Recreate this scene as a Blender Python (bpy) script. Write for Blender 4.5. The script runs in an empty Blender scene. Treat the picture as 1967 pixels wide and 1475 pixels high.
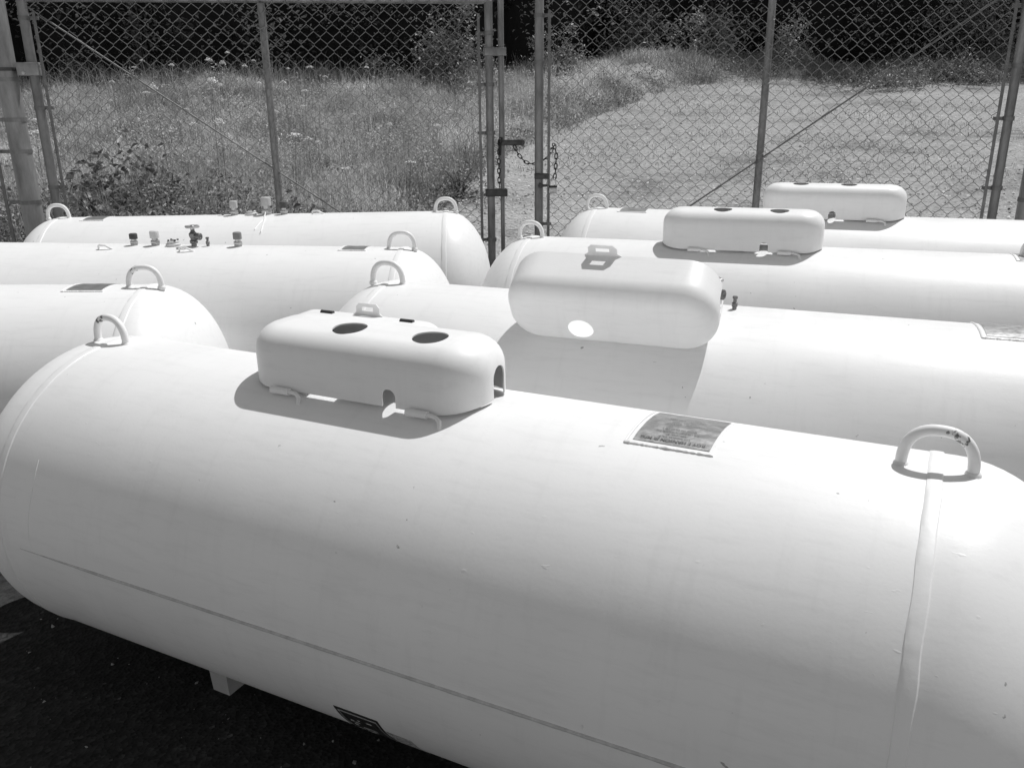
import bpy, bmesh, math, random
import numpy as np
from mathutils import Vector, Matrix, noise
random.seed(7); rng = np.random.default_rng(7)
PI = math.pi
sc = bpy.context.scene
COL = sc.collection

# ------------------------------------------------------------------ materials
def new_mat(name):
    m = bpy.data.materials.new(name); m.use_nodes = True
    nt = m.node_tree; b = nt.nodes['Principled BSDF']
    return m, nt, b
def N(nt, t, **kw):
    n = nt.nodes.new(t)
    for k, v in kw.items():
        if k in n.inputs: n.inputs[k].default_value = v
        else: setattr(n, k, v)
    return n
def ramp(nt, src, stops):
    r = nt.nodes.new('ShaderNodeValToRGB'); e = r.color_ramp.elements
    while len(e) < len(stops): e.new(0.5)
    for i, (p, v) in enumerate(stops):
        e[i].position = p; e[i].color = (v, v, v, 1)
    nt.links.new(src, r.inputs[0]); return r.outputs[0]
def noise_tex(nt, coord, scale, detail=4, rough=.6, stretch=None):
    n = N(nt, 'ShaderNodeTexNoise', Scale=scale, Detail=detail, Roughness=rough)
    if stretch:
        mp = nt.nodes.new('ShaderNodeMapping'); mp.inputs['Scale'].default_value = stretch
        nt.links.new(coord, mp.inputs[0]); coord = mp.outputs[0]
    nt.links.new(coord, n.inputs['Vector']); return n.outputs[0]
def mul(nt, a, b, mode='MULTIPLY', fac=1.0):
    m = nt.nodes.new('ShaderNodeMix'); m.data_type = 'RGBA'; m.blend_type = mode
    m.inputs[0].default_value = fac
    nt.links.new(a, m.inputs[6]); nt.links.new(b, m.inputs[7]); return m.outputs[2]
def bump(nt, b, src, strength, dist=.01, prev=None):
    n = N(nt, 'ShaderNodeBump', Strength=strength, Distance=dist)
    nt.links.new(src, n.inputs['Height'])
    if prev is not None: nt.links.new(prev, n.inputs['Normal'])
    nt.links.new(n.outputs[0], b.inputs['Normal']); return n.outputs[0]

def simple(name, lo, hi, rough=.5, metal=0, scale=20, bmp=0, bscale=60, spec=.5, bd=.002, stretch=None):
    m, nt, b = new_mat(name)
    tc = nt.nodes.new('ShaderNodeTexCoord').outputs['Object']
    c = ramp(nt, noise_tex(nt, tc, scale, 6, .65, stretch), [(.3, lo), (.7, hi)])
    nt.links.new(c, b.inputs['Base Color'])
    b.inputs['Roughness'].default_value = rough; b.inputs['Metallic'].default_value = metal
    b.inputs['Specular IOR Level'].default_value = spec
    if bmp: bump(nt, b, noise_tex(nt, tc, bscale, 4, .6), bmp, bd)
    return m

def paint_mat(name, base=.86, specks=True, chips=None, rough=.42, spot=None):
    m, nt, b = new_mat(name)
    tc = nt.nodes.new('ShaderNodeTexCoord').outputs['Object']
    cloud = ramp(nt, noise_tex(nt, tc, 3.2, 5, .6), [(.3, base * .955), (.7, base)])
    streak = ramp(nt, noise_tex(nt, tc, 9, 6, .7, (1.0, 6.0, 6.0)), [(.25, .93), (.5, 1)])
    drip = ramp(nt, noise_tex(nt, tc, 7, 5, .65, (5.0, .7, .7)), [(.30, .965), (.46, 1)])
    col = mul(nt, mul(nt, cloud, streak), drip)
    if specks:
        s = ramp(nt, noise_tex(nt, tc, 46, 3, .5), [(.0, 1.0), (.735, 1.0), (.765, .45)])
        gate = ramp(nt, noise_tex(nt, tc, 4.5, 2, .5), [(.50, 1.0), (.60, 0.0)])
        mx = nt.nodes.new('ShaderNodeMix'); mx.data_type = 'RGBA'; mx.blend_type = 'LIGHTEN'
        mx.inputs[0].default_value = 1
        nt.links.new(s, mx.inputs[6]); nt.links.new(gate, mx.inputs[7])
        col = mul(nt, col, mx.outputs[2])
    if chips is not None:
        cn = noise_tex(nt, tc, 75, 5, .6)
        if spot:
            vm = nt.nodes.new('ShaderNodeVectorMath'); vm.operation = 'DISTANCE'; vm.inputs[1].default_value = spot[:3]
            nt.links.new(tc, vm.inputs[0])
            mr = nt.nodes.new('ShaderNodeMapRange'); mr.inputs[1].default_value = spot[3] * .55; mr.inputs[2].default_value = spot[3]
            mr.inputs[3].default_value = .0; mr.inputs[4].default_value = -.35
            nt.links.new(vm.outputs['Value'], mr.inputs[0])
            ad = nt.nodes.new('ShaderNodeMath'); ad.operation = 'ADD'; nt.links.new(cn, ad.inputs[0]); nt.links.new(mr.outputs[0], ad.inputs[1]); cn = ad.outputs[0]
        s = ramp(nt, cn, [(chips, 1.0), (chips + .05, .16)])
        col = mul(nt, col, s)
    nt.links.new(col, b.inputs['Base Color'])
    r = ramp(nt, noise_tex(nt, tc, 5, 4, .6), [(.3, rough - .05), (.7, rough + .1)])
    nt.links.new(r, b.inputs['Roughness'])
    b.inputs['Specular IOR Level'].default_value = .45
    n1 = bump(nt, b, noise_tex(nt, tc, 2.6, 2, .4), .06, .05)
    n2 = bump(nt, b, noise_tex(nt, tc, 160, 3, .5), .07, .002, n1)
    # little runs and nicks in the paint
    nick = ramp(nt, noise_tex(nt, tc, 34, 2, .4, (1, 2.2, 2.2)), [(.735, 0.0), (.80, 1.0)])
    bump(nt, b, nick, .12, .003, n2)
    return m

M = {}; HLUG = .9705
M['paint'] = paint_mat('white_tank_paint')
M['paint_plain'] = paint_mat('white_cover_paint', .86, False)
M['lug_paint'] = paint_mat('lug_paint', .84, False)
M['lug_chipped'] = paint_mat('lug_paint_chipped_left', .84, False, .53, .42, (-.957, -.006, .935, .030))
M['lug_worn'] = paint_mat('lug_paint_chipped_right', .84, False, .515, .42, (HLUG + .020, -.010, .938, .036))
M['lug_nicked'] = paint_mat('lug_paint_nicked', .84, False, .52, .42, (.945, -.006, .945, .030))
M['seam'] = simple('welded_seam_paint', .80, .86, .42, 0, 6, .12, 60, bd=.003)
M['seam_dark'] = simple('grimy_weld_seam', .40, .62, .6, 0, 40, .3, 150)
M['galv'] = simple('galvanised_pipe', .12, .30, .5, .5, 9, .1, 60, stretch=(1.5, 1.5, .5))
M['galv_big'] = simple('galvanised_post', .14, .40, .5, .4, 4.5, .1, 50, stretch=(2.2, 2.2, .55))
M['brace'] = simple('brace_steel', .12, .2, .5, .4, 9)
M['wire'] = simple('galvanised_wire', .16, .26, .5, .4, 30)
M['dark_steel'] = simple('dark_weathered_steel', .05, .10, .5, .6, 30)
M['band'] = simple('clamp_steel', .13, .22, .5, .5, 30)
M['black_metal'] = simple('black_iron', .02, .035, .5, .5, 40)
M['brass'] = simple('dull_brass', .14, .24, .38, .8, 60)
M['steel_light'] = simple('light_steel', .42, .55, .35, .7, 40)
M['cap_grey'] = simple('grey_plastic_cap', .17, .25, .5, 0, 30)
M['cap_mid'] = simple('weathered_plastic_cap', .40, .52, .5, 0, 30)
M['cap_dark'] = simple('dark_rubber_cap', .05, .08, .6, 0, 30)
M['cap_light'] = simple('pale_plastic_cap', .55, .66, .5, 0, 30)
M['leg'] = simple('leg_paint', .42, .56, .5, 0, 12)
M['letter'] = simple('stamped_letter', .10, .13, .6, 0, 30)
M['sticker'] = simple('dark_sticker', .025, .04, .4, 0, 40)
M['sticker_line'] = simple('sticker_print', .45, .55, .5, 0, 60)
M['sticker_pale'] = simple('pale_sticker', .02, .75, .5, 0, 130)
M['bark'] = simple('bark', .06, .12, .9, 0, 10, .6, 20, .2, .02)
M['petal'] = simple('white_petal', .70, .85, .7, 0, 40)
M['stem'] = simple('green_stem', .10, .18, .7, 0, 20)

m, nt, b = new_mat('data_plate_metal')
tc = nt.nodes.new('ShaderNodeTexCoord').outputs['Object']
c1 = ramp(nt, noise_tex(nt, tc, 26, 6, .7, (.6, 2.4, 1)), [(.3, .30), (.7, .47)])
nt.links.new(c1, b.inputs['Base Color']); b.inputs['Metallic'].default_value = .75
nt.links.new(ramp(nt, noise_tex(nt, tc, 60, 4, .6), [(.3, .3), (.7, .5)]), b.inputs['Roughness'])
bump(nt, b, noise_tex(nt, tc, 90, 4, .6), .35, .002)
M['plate'] = m

def leaf_mat(name, lo, hi, trans=.25, scale=1.2, big_lo=.75, big_hi=1.1):
    m, nt, b = new_mat(name)
    tc = nt.nodes.new('ShaderNodeTexCoord').outputs['Object']
    big = ramp(nt, noise_tex(nt, tc, scale, 3, .5), [(.35, big_lo), (.65, big_hi)])
    fine = ramp(nt, noise_tex(nt, tc, 37, 2, .5), [(.3, lo), (.7, hi)])
    col = mul(nt, fine, big)
    nt.links.new(col, b.inputs['Base Color'])
    b.inputs['Roughness'].default_value = .5
    tr = nt.nodes.new('ShaderNodeBsdfTranslucent'); nt.links.new(col, tr.inputs[0])
    mx = nt.nodes.new('ShaderNodeMixShader'); mx.inputs[0].default_value = trans
    nt.links.new(b.outputs[0], mx.inputs[1]); nt.links.new(tr.outputs[0], mx.inputs[2])
    nt.links.new(mx.outputs[0], nt.nodes['Material Output'].inputs[0]); return m
M['leaf'] = leaf_mat('dark_foliage', .02, .10, .1)
M['leaf_mid'] = leaf_mat('mid_foliage', .06, .42, .22)
M['leaf_pale'] = leaf_mat('pale_foliage', .2, .62, .25)
M['weed'] = leaf_mat('weed_leaf', .07, .46, .28)
M['forb'] = leaf_mat('meadow_weed_leaf', .10, .95, .35, 1.5, .6, 1.15)
M['bramble'] = leaf_mat('broad_leaf', .06, .30, .2)
M['grass'] = leaf_mat('dry_grass', .26, .97, .42, .8, .45, 1.15)
M['core'] = simple('painted_crown_shade', .006, .012, .95, 0, 6)  # near-black colour standing in for the shade deep in the tree crowns

# gravel / terrain: pale crushed gravel with darker chips and worn patches
m, nt, b = new_mat('pale_gravel')
tc = nt.nodes.new('ShaderNodeTexCoord').outputs['Object']
v = N(nt, 'ShaderNodeTexVoronoi', Scale=34.0); nt.links.new(tc, v.inputs['Vector'])
stones = ramp(nt, v.outputs['Color'], [(.05, .72), (.5, 1.0), (.9, 1.15)])
patch = ramp(nt, noise_tex(nt, tc, .55, 5, .6, (1, 1.6, 1)), [(.34, .20), (.46, .35), (.7, .43)])
fine = ramp(nt, noise_tex(nt, tc, 90, 4, .7), [(.3, .65), (.6, 1.1)])
chips = ramp(nt, noise_tex(nt, tc, 12, 6, .75, (.6, 1.5, 1)), [(.37, .42), (.46, 1.0)])
col = mul(nt, mul(nt, mul(nt, patch, stones), fine), chips)
nt.links.new(col, b.inputs['Base Color']); b.inputs['Roughness'].default_value = .95
b.inputs['Specular IOR Level'].default_value = .2
n1 = bump(nt, b, noise_tex(nt, tc, 9, 6, .7), .45, .04)
bump(nt, b, v.outputs['Distance'], .3, .02, n1)
M['gravel'] = m
m, nt, b = new_mat('painted_ground_shade')  # near-black ground colour with the tank's shade put into it
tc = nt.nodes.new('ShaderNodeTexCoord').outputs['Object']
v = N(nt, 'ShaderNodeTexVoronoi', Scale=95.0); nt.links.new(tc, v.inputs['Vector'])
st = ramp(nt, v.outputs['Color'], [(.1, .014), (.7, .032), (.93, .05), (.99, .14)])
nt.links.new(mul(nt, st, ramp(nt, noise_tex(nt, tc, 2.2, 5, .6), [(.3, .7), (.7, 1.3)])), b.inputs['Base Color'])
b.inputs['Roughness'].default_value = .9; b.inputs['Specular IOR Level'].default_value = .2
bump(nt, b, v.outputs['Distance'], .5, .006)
M['ground_shade'] = m
M['stone'] = simple('pale_stone', .12, .65, .9, 0, 30)
M['stone_mix'] = simple('mixed_stone', .16, .7, .9, 0, 3)
M['soil'] = simple('field_soil', .10, .2, .95, 0, 3, .6, 12, .1, .03)

# ------------------------------------------------------------------ helpers
def tag(o, label=None, cat=None, group=None, kind=None):
    if label: o['label'] = label
    if cat: o['category'] = cat
    if group: o['group'] = group
    if kind: o['kind'] = kind
    return o
def empty(name, loc=(0, 0, 0), rot=(0, 0, 0)):
    o = bpy.data.objects.new(name, None); COL.objects.link(o)
    o.location = loc; o.rotation_euler = rot; o.empty_display_size = .1
    return o
def link_bm(name, bm, mat, parent=None, smooth=True, ang=38):
    me = bpy.data.meshes.new(name)
    bmesh.ops.recalc_face_normals(bm, faces=bm.faces[:])
    bm.to_mesh(me); bm.free()
    return link_me(name, me, mat, parent, smooth, ang)
def link_me(name, me, mat, parent=None, smooth=True, ang=38):
    for mm in (mat if isinstance(mat, (list, tuple)) else [mat]): me.materials.append(mm)
    if smooth and len(me.polygons):
        me.polygons.foreach_set('use_smooth', [True] * len(me.polygons))
        me.set_sharp_from_angle(angle=math.radians(ang))
    o = bpy.data.objects.new(name, me); COL.objects.link(o)
    if parent: o.parent = parent
    return o
def copy_tree(o, parent=None):
    c = o.copy(); COL.objects.link(c)
    if parent: c.parent = parent
    for ch in [q for q in COL.objects if q.parent == o]: copy_tree(ch, c)
    return c
def tube(bm, pts, r, n=10, closed=False, cap=True, rs=None):
    pts = [Vector(p) for p in pts]; rings = []; k = len(pts); up = None
    for i, p in enumerate(pts):
        if closed: d = pts[(i + 1) % k] - pts[i - 1]
        else: d = pts[min(i + 1, k - 1)] - pts[max(i - 1, 0)]
        d.normalize()
        if up is None:
            up = Vector((0, 0, 1)) if abs(d.z) < .9 else Vector((1, 0, 0))
        up = (up - d * up.dot(d)); up.normalize()
        s = d.cross(up); rr = rs[i] if rs else r
        rings.append([bm.verts.new(p + (up * math.cos(2 * PI * j / n) + s * math.sin(2 * PI * j / n)) * rr) for j in range(n)])
    for i in range(k if closed else k - 1):
        a, b_ = rings[i], rings[(i + 1) % k]
        for j in range(n):
            bm.faces.new((a[j], a[(j + 1) % n], b_[(j + 1) % n], b_[j]))
    if cap and not closed:
        bm.faces.new(rings[0][::-1]); bm.faces.new(rings[-1])
def box(bm, c, d, rot=None, bev=0):
    mat = Matrix.Translation(c) @ (rot.to_4x4() if rot else Matrix()) @ Matrix.Diagonal((d[0], d[1], d[2], 1))
    r = bmesh.ops.create_cube(bm, size=1, matrix=mat)
    if bev:
        es = list({e for v_ in r['verts'] for e in v_.link_edges})
        bmesh.ops.bevel(bm, geom=es, offset=bev, segments=2, affect='EDGES', profile=.5)
def lathe(bm, prof, c=(0, 0, 0), n=20, axis='Z', m4=None):
    # prof: (radius, height) list; first/last radius 0 closes it
    rings = []; c = Vector(c)
    def P(r, h, a):
        x, y = r * math.cos(a), r * math.sin(a)
        v_ = Vector((x, y, h)) if axis == 'Z' else (Vector((h, x, y)) if axis == 'X' else Vector((x, h, y)))
        return (m4 @ v_ if m4 else v_) + c
    for r, h in prof:
        if r < 1e-6: rings.append([bm.verts.new(P(0, h, 0))])
        else: rings.append([bm.verts.new(P(r, h, 2 * PI * j / n)) for j in range(n)])
    for a, b_ in zip(rings, rings[1:]):
        for j in range(n):
            q = [a[j % len(a)], a[(j + 1) % len(a)], b_[(j + 1) % len(b_)], b_[j % len(b_)]]
            q2 = []
            for v_ in q:
                if v_ not in q2: q2.append(v_)
            if len(q2) > 2:
                try: bm.faces.new(q2)
                except ValueError: pass
def text_me(s, size, bold=0.0):
    cu = bpy.data.curves.new('lettering', 'FONT'); cu.body = s; cu.size = size; cu.align_x = 'CENTER'; cu.align_y = 'CENTER'
    cu.offset = bold; cu.resolution_u = 3
    o = bpy.data.objects.new('lettering', cu); COL.objects.link(o)
    dg = bpy.context.evaluated_depsgraph_get(); dg.update()
    me = bpy.data.meshes.new_from_object(o.evaluated_get(dg))
    bpy.data.objects.remove(o); return me

# ------------------------------------------------------------------ tanks
R = 0.381; HL = 0.9655; KH = 0.5874 * R; CLEAR = 0.50     # axis height is set per tank
LUGX = {}
def surf(s, th, dr=0.0):      # th: 0 top, + towards the camera (local -y)
    return Vector((s, -math.sin(th) * (R + dr), math.cos(th) * (R + dr)))

def shell_bm(z, HR=None, KR=None):
    bm = bmesh.new(); prof = []; HR = HR or HL; KR = KR or KH
    for i in range(0, 25):
        t = PI / 2 * i / 24; prof.append((R * math.sin(t), -HL - KH * math.cos(t)))
    for i in range(1, 20): prof.append((R, -HL + (HL + HR) * i / 20))
    for i in range(24, -1, -1):
        t = PI / 2 * i / 24; prof.append((R * math.sin(t), HR + KR * math.cos(t)))
    lathe(bm, prof, (0, 0, z), 128, 'X'); return bm
def band_bm(s, z, w=.013, h=.0026, arc=None, seedv=0):
    bm = bmesh.new(); n = 180; rings = []
    a0, a1 = arc or (0, 2 * PI)
    for i in range(n + (1 if arc else 0)):
        th = a0 + (a1 - a0) * i / n
        j = noise.noise(Vector((i * .35, s * 3, seedv))) ; wv = w * (1 + .10 * j); so = .0012 * noise.noise(Vector((i * .22, 5, s)))
        hh = h * (1 + .35 * noise.noise(Vector((i * .9, 9, s))))
        rings.append([bm.verts.new(surf(s + so + wv * q, th, hh * e - .0012 * (abs(q) > .99)) + Vector((0, 0, z)))
                      for q, e in ((-1, 0), (-.82, .55), (-.4, .93), (.3, 1), (.75, .8), (1, 0))])
    m_ = len(rings)
    for i in range(m_ if not arc else m_ - 1):
        a, b_ = rings[i], rings[(i + 1) % m_]
        for k in range(5): bm.faces.new((a[k], a[k + 1], b_[k + 1], b_[k]))
    return bm
def lug_bm(s, z, seedv=0):
    bm = bmesh.new(); pts = []
    for i in range(33):
        t = PI * i / 32
        x = -math.copysign(abs(math.cos(t)) ** .85, math.cos(t)) * .0515 * (1 + .06 * math.sin(t))
        h = math.sin(t) ** .82 * .0665
        pts.append(Vector((s + x, 0, z + R - .003 + h)))
    pts.insert(0, Vector((pts[0].x, 0, z + R - .012))); pts.append(Vector((pts[-1].x, 0, z + R - .012)))
    tube(bm, pts, .0090, 14)
    for q in (-1, 1):      # weld blobs at the feet
        lathe(bm, [(.0001, .006), (.009, .0055), (.0115, .003), (.0130, -.001), (.012, -.006)], (s + q * .0515, 0, z + R - .001), 14)
    return bm
def curved_patch(bm, s0, s1, a0, a1, dr, thick, z, ns=10, na=20, wob=0):
    top = [[None] * (na + 1) for _ in range(ns + 1)]; bot = [[None] * (na + 1) for _ in range(ns + 1)]
    for i in range(ns + 1):
        for j in range(na + 1):
            s = s0 + (s1 - s0) * i / ns; th = a0 + (a1 - a0) * j / na
            w = wob * noise.noise(Vector((s * 40, th * 14, 2)))
            top[i][j] = bm.verts.new(surf(s, th, dr + thick + w) + Vector((0, 0, z)))
            bot[i][j] = bm.verts.new(surf(s, th, dr) + Vector((0, 0, z)))
    for i in range(ns):
        for j in range(na):
            bm.faces.new((top[i][j], top[i + 1][j], top[i + 1][j + 1], top[i][j + 1]))
            bm.faces.new((bot[i][j], bot[i][j + 1], bot[i + 1][j + 1], bot[i + 1][j]))
    for i in range(ns):
        for j in (0, na): bm.faces.new((top[i][j], top[i + 1][j], bot[i + 1][j], bot[i][j]))
    for j in range(na):
        for i in (0, ns): bm.faces.new((top[i][j], top[i][j + 1], bot[i][j + 1], bot[i][j]))
def data_plate(root, s0, s1, z, a0=-13.5, a1=10.6, text=True):
    a0, a1 = math.radians(a0), math.radians(a1)
    bm = bmesh.new(); curved_patch(bm, s0 - .006, s1 + .004, a0 - .01, a1 + .022, -.001, .0022, z, 12, 24, 0)
    pts = []                                       # ragged weld bead round the pad
    for i in range(61): pts.append(surf(s0 - .009 + (s1 - s0 + .016) * i / 60, a1 + .028, .0012 + .0018 * noise.noise(Vector((i * .7, 1, s0)))) + Vector((0, 0, z)))
    tube(bm, pts, .0034, 6, rs=[.0022 * (1 + .5 * noise.noise(Vector((i * .8, 3, s0)))) for i in range(61)])
    pts = [surf(s0 - .009, a0 + (a1 - a0 + .03) * i / 30, .001) + Vector((0, 0, z)) for i in range(31)]
    tube(bm, pts, .0025, 6)
    back = link_bm('data_plate', bm, M['paint_plain'], root)
    bm = bmesh.new(); curved_patch(bm, s0 + .002, s1 - .002, a0, a1, .0018, .0008, z, 14, 28, .0008)
    plate = link_bm('plate_face', bm, M['plate'], back)
    if text:
        L = s1 - s0; mid = (s0 + s1) / 2
        rows = [('ROY E HANSON JR MFG', .0108, .066, 3e-4), ('LOS ANGELES  CALIF', .0060, .055, 1e-4), ('CERTIFIED BY', .0060, .045, 1e-4),
                ('FOR LIQUEFIED PETROLEUM GAS', .0052, .034, 1e-4), ('MAWP 250 PSI AT 125 F', .006, .022, 1e-4),
                ('HEAD THK    SHELL THK', .006, -.004, 0), ('SERIAL NO     YEAR', .006, -.016, 0), ('W C GALS     SURF AREA', .006, -.03, 0)]
        amid = (a0 + a1) / 2; out = bmesh.new()
        for t_, sz, off, bo in rows:
            me = text_me(t_, sz, bo)
            for v_ in me.vertices:
                # read from the far side of the tank, so upside down from here
                s = mid - v_.co.x; th = amid + (off + v_.co.y) / R
                v_.co = surf(s, th, .0040) + Vector((0, 0, z))
            out.from_mesh(me); bpy.data.meshes.remove(me)
        link_bm('stamped_lettering', out, M['letter'], back, False)
    return back

def rrect(A, B, r, n=12):
    r = min(r, A, B) if min(A, B) > 1e-5 else 0
    pts = []
    for q, (cx, cy) in enumerate(((A - r, B - r), (-(A - r), B - r), (-(A - r), -(B - r)), (A - r, -(B - r)))):
        for i in range(n + 1):
            t = PI / 2 * (q + i / n); pts.append((cx + r * math.cos(t), cy + r * math.sin(t)))
        nx = (((-(A - r), B - r), (-(A - r), -(B - r)), (A - r, -(B - r)), (A - r, B - r))[q])
        # extra points on the long straight sides
        if q in (0, 2):
            x0 = cx; x1 = -cx
            for k in range(1, 14): pts.append((x0 + (x1 - x0) * k / 14, (B if q == 0 else -B)))
    return pts
DA, DB, DH = .288, .103, .120     # half length, half width, height above the tank's crown
def dome_me(holes, notch=None, arch=True, tab=True, lift=.007, DA=DA, DH=DH):
    """a pressed steel hood: rounded rectangle in plan, rounded top edges, saddle-cut rim, hollow"""
    T = .0032
    def rings_of(off):
        rr = []
        for zz in (0.0, .2, .45, .7, 1.0): rr.append((off, None, zz))
        er = .056
        return rr, er
    def build(off, sign):
        rs = []; er = .058 - off
        Hs = DH - .058
        for f in (0, .25, .5, .75, 1.0):
            o_ = []
            for x, y in rrect(DA - off, DB - off, .088 - off):
                base = math.sqrt(max(R * R - y * y, 0)) - R + lift
                o_.append(Vector((x, y, base + (Hs - base) * f)))
            rs.append(o_)
        for i in range(1, 9):
            t = PI / 2 * i / 8; ins = er * (1 - math.cos(t))
            o_ = [Vector((x, y, Hs + er * math.sin(t))) for x, y in rrect(DA - off - ins, DB - off - ins, max(.088 - off - ins, .012))]
            rs.append(o_)
        for ins, dz in ((er + .010, .0012), (er + .022, .0024), (er + .032, .003)):
            ins = min(ins, DB - off - .012)
            rs.append([Vector((x, y, Hs + er + dz)) for x, y in rrect(DA - off - ins, DB - off - ins, .01)])
        return rs
    bm = bmesh.new()
    O = [[bm.verts.new(v_) for v_ in r] for r in build(0, 1)]
    I = [[bm.verts.new(v_) for v_ in r] for r in build(T, 1)]
    n = len(O[0])
    for S in (O, I):
        for a, b_ in zip(S, S[1:]):
            for j in range(n): bm.faces.new((a[j], a[(j + 1) % n], b_[(j + 1) % n], b_[j]))
        bm.faces.new(S[-1])
    for j in range(n): bm.faces.new((O[0][j], O[0][(j + 1) % n], I[0][(j + 1) % n], I[0][j]))
    bmesh.ops.recalc_face_normals(bm, faces=bm.faces[:])
    me = bpy.data.meshes.new('dome'); bm.to_mesh(me); bm.free()
    cut = bmesh.new()
    for hx, hy, hr in holes:
        lathe(cut, [(0, .08), (hr, .08), (hr, .22), (0, .22)], (hx, hy, 0), 40)
    def prism(cut, w, h, c, ax, d):      # arched opening
        base = [(-w / 2, -.06), (w / 2, -.06)] + [(w / 2 * math.cos(PI * k / 14), h - w / 2 + w / 2 * math.sin(PI * k / 14)) for k in range(15)]
        f1, f2 = [], []
        for u, v_ in base:
            if ax == 'y': f1.append(cut.verts.new((c[0] + u, c[1] - d, v_ + c[2]))); f2.append(cut.verts.new((c[0] + u, c[1] + d, v_ + c[2])))
            else: f1.append(cut.verts.new((c[0] - d, c[1] + u, v_ + c[2]))); f2.append(cut.verts.new((c[0] + d, c[1] + u, v_ + c[2])))
        k = len(base)
        cut.faces.new(f1[::-1]); cut.faces.new(f2)
        for j in range(k): cut.faces.new((f1[j], f1[(j + 1) % k], f2[(j + 1) % k], f2[j]))
    if notch is not None: prism(cut, .032, .030, (notch, -DB, 0), 'y', .03)
    if arch: prism(cut, .050, .070, (DA, .012, 0), 'x', .03)
    bmesh.ops.recalc_face_normals(cut, faces=cut.faces[:])
    cme = bpy.data.meshes.new('cut'); cut.to_mesh(cme); cut.free()
    a = bpy.data.objects.new('a', me); c_ = bpy.data.objects.new('c', cme); COL.objects.link(a); COL.objects.link(c_)
    md = a.modifiers.new('b', 'BOOLEAN'); md.operation = 'DIFFERENCE'; md.object = c_; md.solver = 'EXACT'
    dg = bpy.context.evaluated_depsgraph_get(); dg.update()
    res = bpy.data.meshes.new_from_object(a.evaluated_get(dg))
    bpy.data.objects.remove(a); bpy.data.objects.remove(c_)
    return res
def tab_bm():
    # flat latch tab with a slot, standing out from the far rim
    bm = bmesh.new(); w0, w1, L, t = .052, .038, .036, .003
    y0 = DB - .002; z0 = -.006
    # grid of quads round the slot
    quads = [[(-w0, 0), (-w1, .010), (w1, .010), (w0, 0)], [(-w1, .010), (-w1, L - .01), (-.018, .026), (-.018, .015)],
             [(w1, .010), (w1, L - .01), (.018, .026), (.018, .015)], [(-w1, .010), (-.018, .015), (.018, .015), (w1, .010)],
             [(-w1, L - .01), (-w1 + .01, L), (w1 - .01, L), (w1, L - .01), (.018, .026), (-.018, .026)]]
    V = {}
    def gv(p, zz):
        k = (round(p[0], 5), round(p[1], 5), zz)
        if k not in V: V[k] = bm.verts.new((p[0], y0 + p[1], z0 + zz))
        return V[k]
    edges = {}
    for q in quads:
        for zz in (0, t):
            bm.faces.new([gv(p, zz) for p in q])
        for i in range(len(q)):
            e = tuple(sorted((tuple(round(x, 5) for x in q[i]), tuple(round(x, 5) for x in q[(i + 1) % len(q)]))))
            edges[e] = edges.get(e, 0) + 1
    for (p, q), cnt in edges.items():
        if cnt == 1: bm.faces.new((gv(p, 0), gv(q, 0), gv(q, t), gv(p, t)))
    return bm
DOME_MATS = None
def make_dome(root, x, z, holes, notch, arch=True, psi=0, rods=True, DA=DA, DH=DH):
    """hood over the valves; psi degrees opened about its near long edge"""
    me = dome_me(holes, notch, arch, DA=DA, DH=DH)
    hinge = Vector((x, -DB - .004, z + R + math.sqrt(R * R - DB * DB) - R + .004))
    rot = Matrix.Translation(hinge) @ Matrix.Rotation(math.radians(psi), 4, 'X') @ Matrix.Translation(-hinge)
    me.transform(rot @ Matrix.Translation((x, 0, z + R)))
    d = link_me('dome_lid', me, M['paint_plain'], root, ang=40)
    if psi:
        bm = tab_bm(); bm.transform(rot @ Matrix.Translation((x - .03, 0, z + R)))
        link_bm('latch_tab', bm, M['paint_plain'], d)
    for q in (-.170, .172):
        bm = bmesh.new()
        hy, hz = hinge.y - .006, hinge.z + .004
        lathe(bm, [(0, -.024), (.0078, -.024), (.0078, .024), (0, .024)], (x + q, hy, hz), 14, 'X')
        link_bm('hinge_tube', bm, M['paint_plain'], d)
        if rods:
            bm = bmesh.new()
            e = surf(x + q + .060, math.radians(20.0), 0) + Vector((0, 0, z))
            pts = [(x + q + .01, hy, hz), (x + q + .032, hy, hz), (x + q + .044, hy - .002, hz - .001), (x + q + .056, hy - .009, hz - .005), (e.x, e.y, e.z - .002)]
            tube(bm, pts, .0045, 10)
            link_bm('hinge_rod', bm, M['paint_plain'], root)
    return d

def hexnut(bm, c, r, h, top=0):
    lathe(bm, [(0, 0), (r * .95, 0), (r, h * .12), (r, h * .85), (r * .92, h), (0, h)], c, 6)
def cap(bm, c, r, h, n=22):
    lathe(bm, [(0, 0), (r, 0), (r, h * .8), (r * .93, h * .95), (r * .8, h), (0, h)], c, n)
def fitting_small_cap(root, s, z, h, mat_top, r=.0125, y=0):
    """threaded brass body carrying a plastic dust cap"""
    top = z + math.sqrt(R * R - y * y)
    bm = bmesh.new(); cap(bm, (s, y, top - .004), r * 1.05, .012); hexnut(bm, (s, y, top + .008), r * 1.25, h * .25)
    lathe(bm, [(0, 0), (r * .8, 0), (r * .8, h * .2), (0, h * .2)], (s, y, top + .008 + h * .25), 18)
    f = link_bm('relief_valve', bm, M['steel_light'], root)
    bm = bmesh.new(); cap(bm, (s, y, top + .008 + h * .45), r * 1.2, h * .55)
    link_bm('dust_cap', bm, M[mat_top], f)
    return f
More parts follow.
